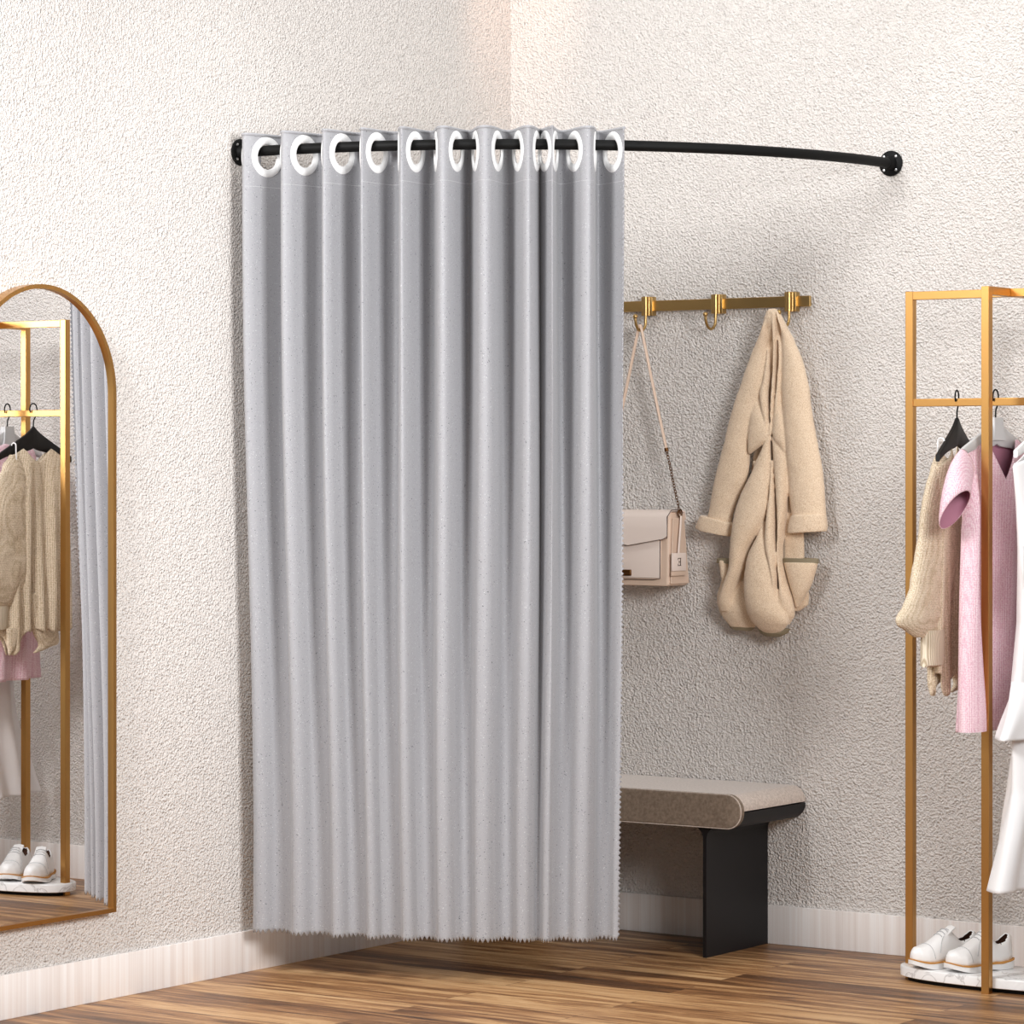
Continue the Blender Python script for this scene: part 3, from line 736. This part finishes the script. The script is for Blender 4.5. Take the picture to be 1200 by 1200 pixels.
# white dress at the right
wd = thing('white_dress', 'white peplum dress with a flared skirt, cut off by the right edge', 'dress', (xw, -vr, .4))
zS1 = Z(1184, 541, xw)-.005; zNk = zS1+.05
shw = lambda u: zNk-(zNk-zS1)*max(0, (abs(u)-.3)/.7) if abs(u) > .3 else zNk
zf = lambda u: (zNk-.13*(1-(abs(u)/.45)**2)) if abs(u) < .45 else shw(u)
zWst = Z(1192, 800, xw); zPep = Z(1175, 868, xw); zHem = Z(1170, 1046, xw)
def vhalf(px, py): return max(.02, -WX(px, py, xw).y-vr)
aB, aW, aP, aK, aH = vhalf(1195, 640), vhalf(1190, 800), vhalf(1171, 868), vhalf(1189, 880), vhalf(1163, 1042)
garment('bodice', xw, vr, [(zWst-.01, aW, .042), (zWst+.15, vhalf(1196.5, 720), .042), (Z(1195, 645, xw), aB, .042), (zS1-.1, aB+.01, .04), (zS1, aB+.03, .03), (zNk, aB+.03, .016)], zf, lambda u: shw(u)-.01, M['white_cloth'], wd, (.01, 7, .2))
garment('peplum', xw, vr, [(zPep, aP-.008, .058), (zWst-.03, aW+.02, .052), (zWst, aW+.003, .044)], lambda u: zWst+.001, lambda u: zWst+.001, M['white_cloth'], wd, (.016, 16, .9), nz=24)
garment('skirt', xw, vr, [(zHem, aH-.012, .07), (zHem+.12, vhalf(1174, 1000), .06), (zHem+.25, vhalf(1185, 950), .052), (zPep, aK, .045), (zPep+.06, aK, .042)], lambda u: zPep+.06, lambda u: zPep+.06, M['white_cloth'], wd, (.026, 13, .4), nz=50)
g = G(); lobe(g, [(640,1194,1203,xw+.045,.006),(648,1194.5,1206,xw+.05,.008),(670,1196,1208,xw+.052,.008),(690,1198,1208,xw+.05,.006)], X); g.out('lapel', M['white_cloth'], wd)

# ------------------------------------------------------------------ shoes
def shoe(label, heel, toe, mirror_):
    heel = Vector((*heel, BZ)); toe = Vector((*toe, BZ)); d = toe-heel; L = d.length; d.normalize(); sd_ = Vector((-d.y, d.x, 0))*mirror_
    T = lambda s, a, z: heel+d*(s*L)+sd_*a+UP*z
    t_ = thing('oxford_shoe', label, 'shoe', heel+d*L/2, 'white oxford shoes on the marble base')
    SW = [(0,.012),(.04,.021),(.12,.027),(.25,.029),(.4,.028),(.55,.032),(.7,.038),(.82,.037),(.92,.028),(.98,.014),(1,.004)]
    HH = [(0,.060),(.05,.068),(.15,.058),(.28,.056),(.40,.076),(.48,.080),(.58,.066),(.70,.050),(.82,.043),(.92,.036),(.98,.024),(1,.014)]
    sz = lambda s: .018+.004*math.sin(PI*min(1, s))+.012*max(0, (s-.75)/.25)**2+.010*max(0, (.25-s)/.25)
    n, m_ = 48, 28; vs, fs = [], []
    for i in range(n+1):
        s = i/n; w = interp(SW, s)[1]; h = interp(HH, s)[1]
        for k in range(m_+1):
            th = PI*k/m_; c, s2 = math.cos(th), math.sin(th)
            vs.append(T(s, w*abs(c)**.75*(1 if c >= 0 else -1)+.004*math.sin(PI*s), sz(s)-.002+h*s2**.85))
    for i in range(n):
        for k in range(m_):
            s = (i+.5)/n; th = PI*(k+.5)/m_; o_ = abs(th-PI/2)
            if .03 < s < .40 and o_ < .62*math.sin(PI*min(1, (s-.03)/.37))**.5: continue
            fs.append((i*(m_+1)+k, i*(m_+1)+k+1, (i+1)*(m_+1)+k+1, (i+1)*(m_+1)+k))
    fs.append(tuple(range(m_+1))); fs.append(tuple(n*(m_+1)+k for k in range(m_+1)))
    up = mesh('upper', vs, fs, [M['shoe'], M['shoe_lining']], t_)
    q = up.modifiers.new('t', 'SOLIDIFY'); q.thickness = .003; q.offset = -1; q.material_offset = 1
    # sole and welt follow the outline
    def slab(z0, z1, grow, nm, mt):
        g = G(); rr_ = []
        def outl(gr):
            a = [(s/40, interp(SW, s/40)[1]+gr+.002) for s in range(41)]
            pts = [(s, w_) for s, w_ in a]+[(s, -w_) for s, w_ in a[::-1]]
            return pts
        for zf_, gr in ((z0, grow-.002), (z0, grow), (z1, grow), (z1, grow-.003)):
            rr_.append([T(-.01+1.02*s, a_+.004*math.sin(PI*s), zf_(s)) for s, a_ in outl(gr)])
        g.rings(rr_); g.out(nm, mt, t_, angle=50)
    bot = lambda s: .0005+.014*max(0, (s-.72)/.28)**1.7+.0
    arc_ = lambda s: bot(s)+(.003*math.sin(PI*max(0, min(1, (s-.3)/.25))) if .3 < s < .55 else 0)
    slab(arc_, lambda s: sz(s)-.0045, .003, 'sole', M['sole']); slab(lambda s: sz(s)-.0045, lambda s: sz(s)-.001, .0045, 'welt', M['welt'])
    # toe-cap and facing seams
    def onsurf(s, th, e=.0006):
        w = interp(SW, s)[1]; h = interp(HH, s)[1]; c, s2 = math.cos(th), math.sin(th)
        return T(s, (w+e)*abs(c)**.75*(1 if c >= 0 else -1)+.004*math.sin(PI*s), sz(s)-.002+(h+e)*s2**.85)
    g = G(); g.tube([onsurf(.74+.03*math.sin(PI*k/20), PI*k/20) for k in range(1, 20)], .0009, 6)
    for s_ in (0, 1):
        g.tube([onsurf(.66-.12*(k/10)+.0*k, PI*(.12+.22*math.sin(k/10*PI*.5)) if s_ else PI*(1-.12-.22*math.sin(k/10*PI*.5))) for k in range(11)], .0008, 6)
    g.out('seam', M['lace'], t_)
    for k in range(4):
        s = .44+.045*k; g = G(); g.tube([onsurf(s, PI*(.36+.28*q/6), .0016) for q in range(7)], .0013, 6); g.out('lace', M['lace'], t_)
    g = G(); rg = [[T(s, a*(.017), interp(HH, .44)[1]+sz(.44)-.006+z_*1.0+(1-abs(a))*.003) for a in (-1,-.5,0,.5,1)]+[T(s-.008, a*(.017), interp(HH, .44)[1]+sz(.44)-.009+z_) for a in (1,.5,0,-.5,-1)] for s, z_ in ((.50,-.008),(.44,.002),(.40,.008),(.37,.012))]
    g.rings(rg); g.out('tongue', M['shoe'], t_)
shoe('white lace-up shoe with tan welt standing behind the gold post, nearer the right edge', (1.800, -.262), (1.712, -.452), 1)
shoe('white lace-up shoe with tan welt at the left end of the marble base', (1.700, -.268), (1.606, -.452), -1)

# ------------------------------------------------------------------ light
W = bpy.data.worlds.new('world'); bpy.context.scene.world = W; W.use_nodes = True
W.node_tree.nodes['Background'].inputs[0].default_value = (1, .995, .985, 1)
W.node_tree.nodes['Background'].inputs[1].default_value = .40
def area(name, loc, target, size, power, color=(1,1,1)):
    l = bpy.data.lights.new(name, 'AREA'); l.size = size; l.energy = power; l.color = color
    o = bpy.data.objects.new(name, l); o.location = loc; o.rotation_euler = (Vector(target)-Vector(loc)).to_track_quat('-Z', 'Y').to_euler(); col.objects.link(o); return o
def spot(name, loc, target, power, angle, blend, size=.08, color=(1,1,1)):
    l = bpy.data.lights.new(name, 'SPOT'); l.energy = power; l.spot_size = R(angle); l.spot_blend = blend; l.shadow_soft_size = size; l.color = color
    o = bpy.data.objects.new(name, l); o.location = loc; o.rotation_euler = (Vector(target)-Vector(loc)).to_track_quat('-Z', 'Y').to_euler(); col.objects.link(o); return o
area('key_softbox', (.55, -4.4, 3.1), (1.1, -.3, 1.5), .9, 120, (1, .995, .99))
g_ = area('side_softbox', (4.3, -3.2, 2.2), (0, -1.7, 1.35), 1.1, 42); g_.data.spread = R(80)
ws = area('right_wall_top_fill', (1.9, -1.15, 3.25), (1.9, 0, 1.7), 2.6, 14); ws.data.shape = 'RECTANGLE'; ws.data.size = 2.6; ws.data.size_y = .2  # added strip light, no known fixture; brightens the top of the right wall
spot('downlight_left', (.85, -1.48, 3.2), (.0, -1.48, 2.15), 9, 52, 1.0, .1)
spot('downlight_right', (1.74, -.85, 3.2), (1.74, 0, 2.15), 12, 56, 1.0, .1)
spot('corner_lamp', (.35, -.35, 3.1), (0, 0, 2.62), 7, 50, 1.0, .06, (1, .60, .42))

# ------------------------------------------------------------------ camera
cd = bpy.data.cameras.new('camera'); cam = bpy.data.objects.new('camera', cd); col.objects.link(cam)
cam.location = CAM; cam.rotation_euler = (PI/2, 0, AL)
cd.sensor_width = 36; cd.lens = F_PX/1200*36; cd.shift_x = 0; cd.shift_y = (HY-600)/1200; cd.clip_end = 60
sc = bpy.context.scene; sc.camera = cam
for o in list(sc.objects):
    if '_o' in o: del o['_o']
sc.view_settings.view_transform = 'Standard'; sc.view_settings.look = 'None'; sc.view_settings.gamma = 1; sc.view_settings.use_curve_mapping = False
sc.view_settings.exposure = 0.0
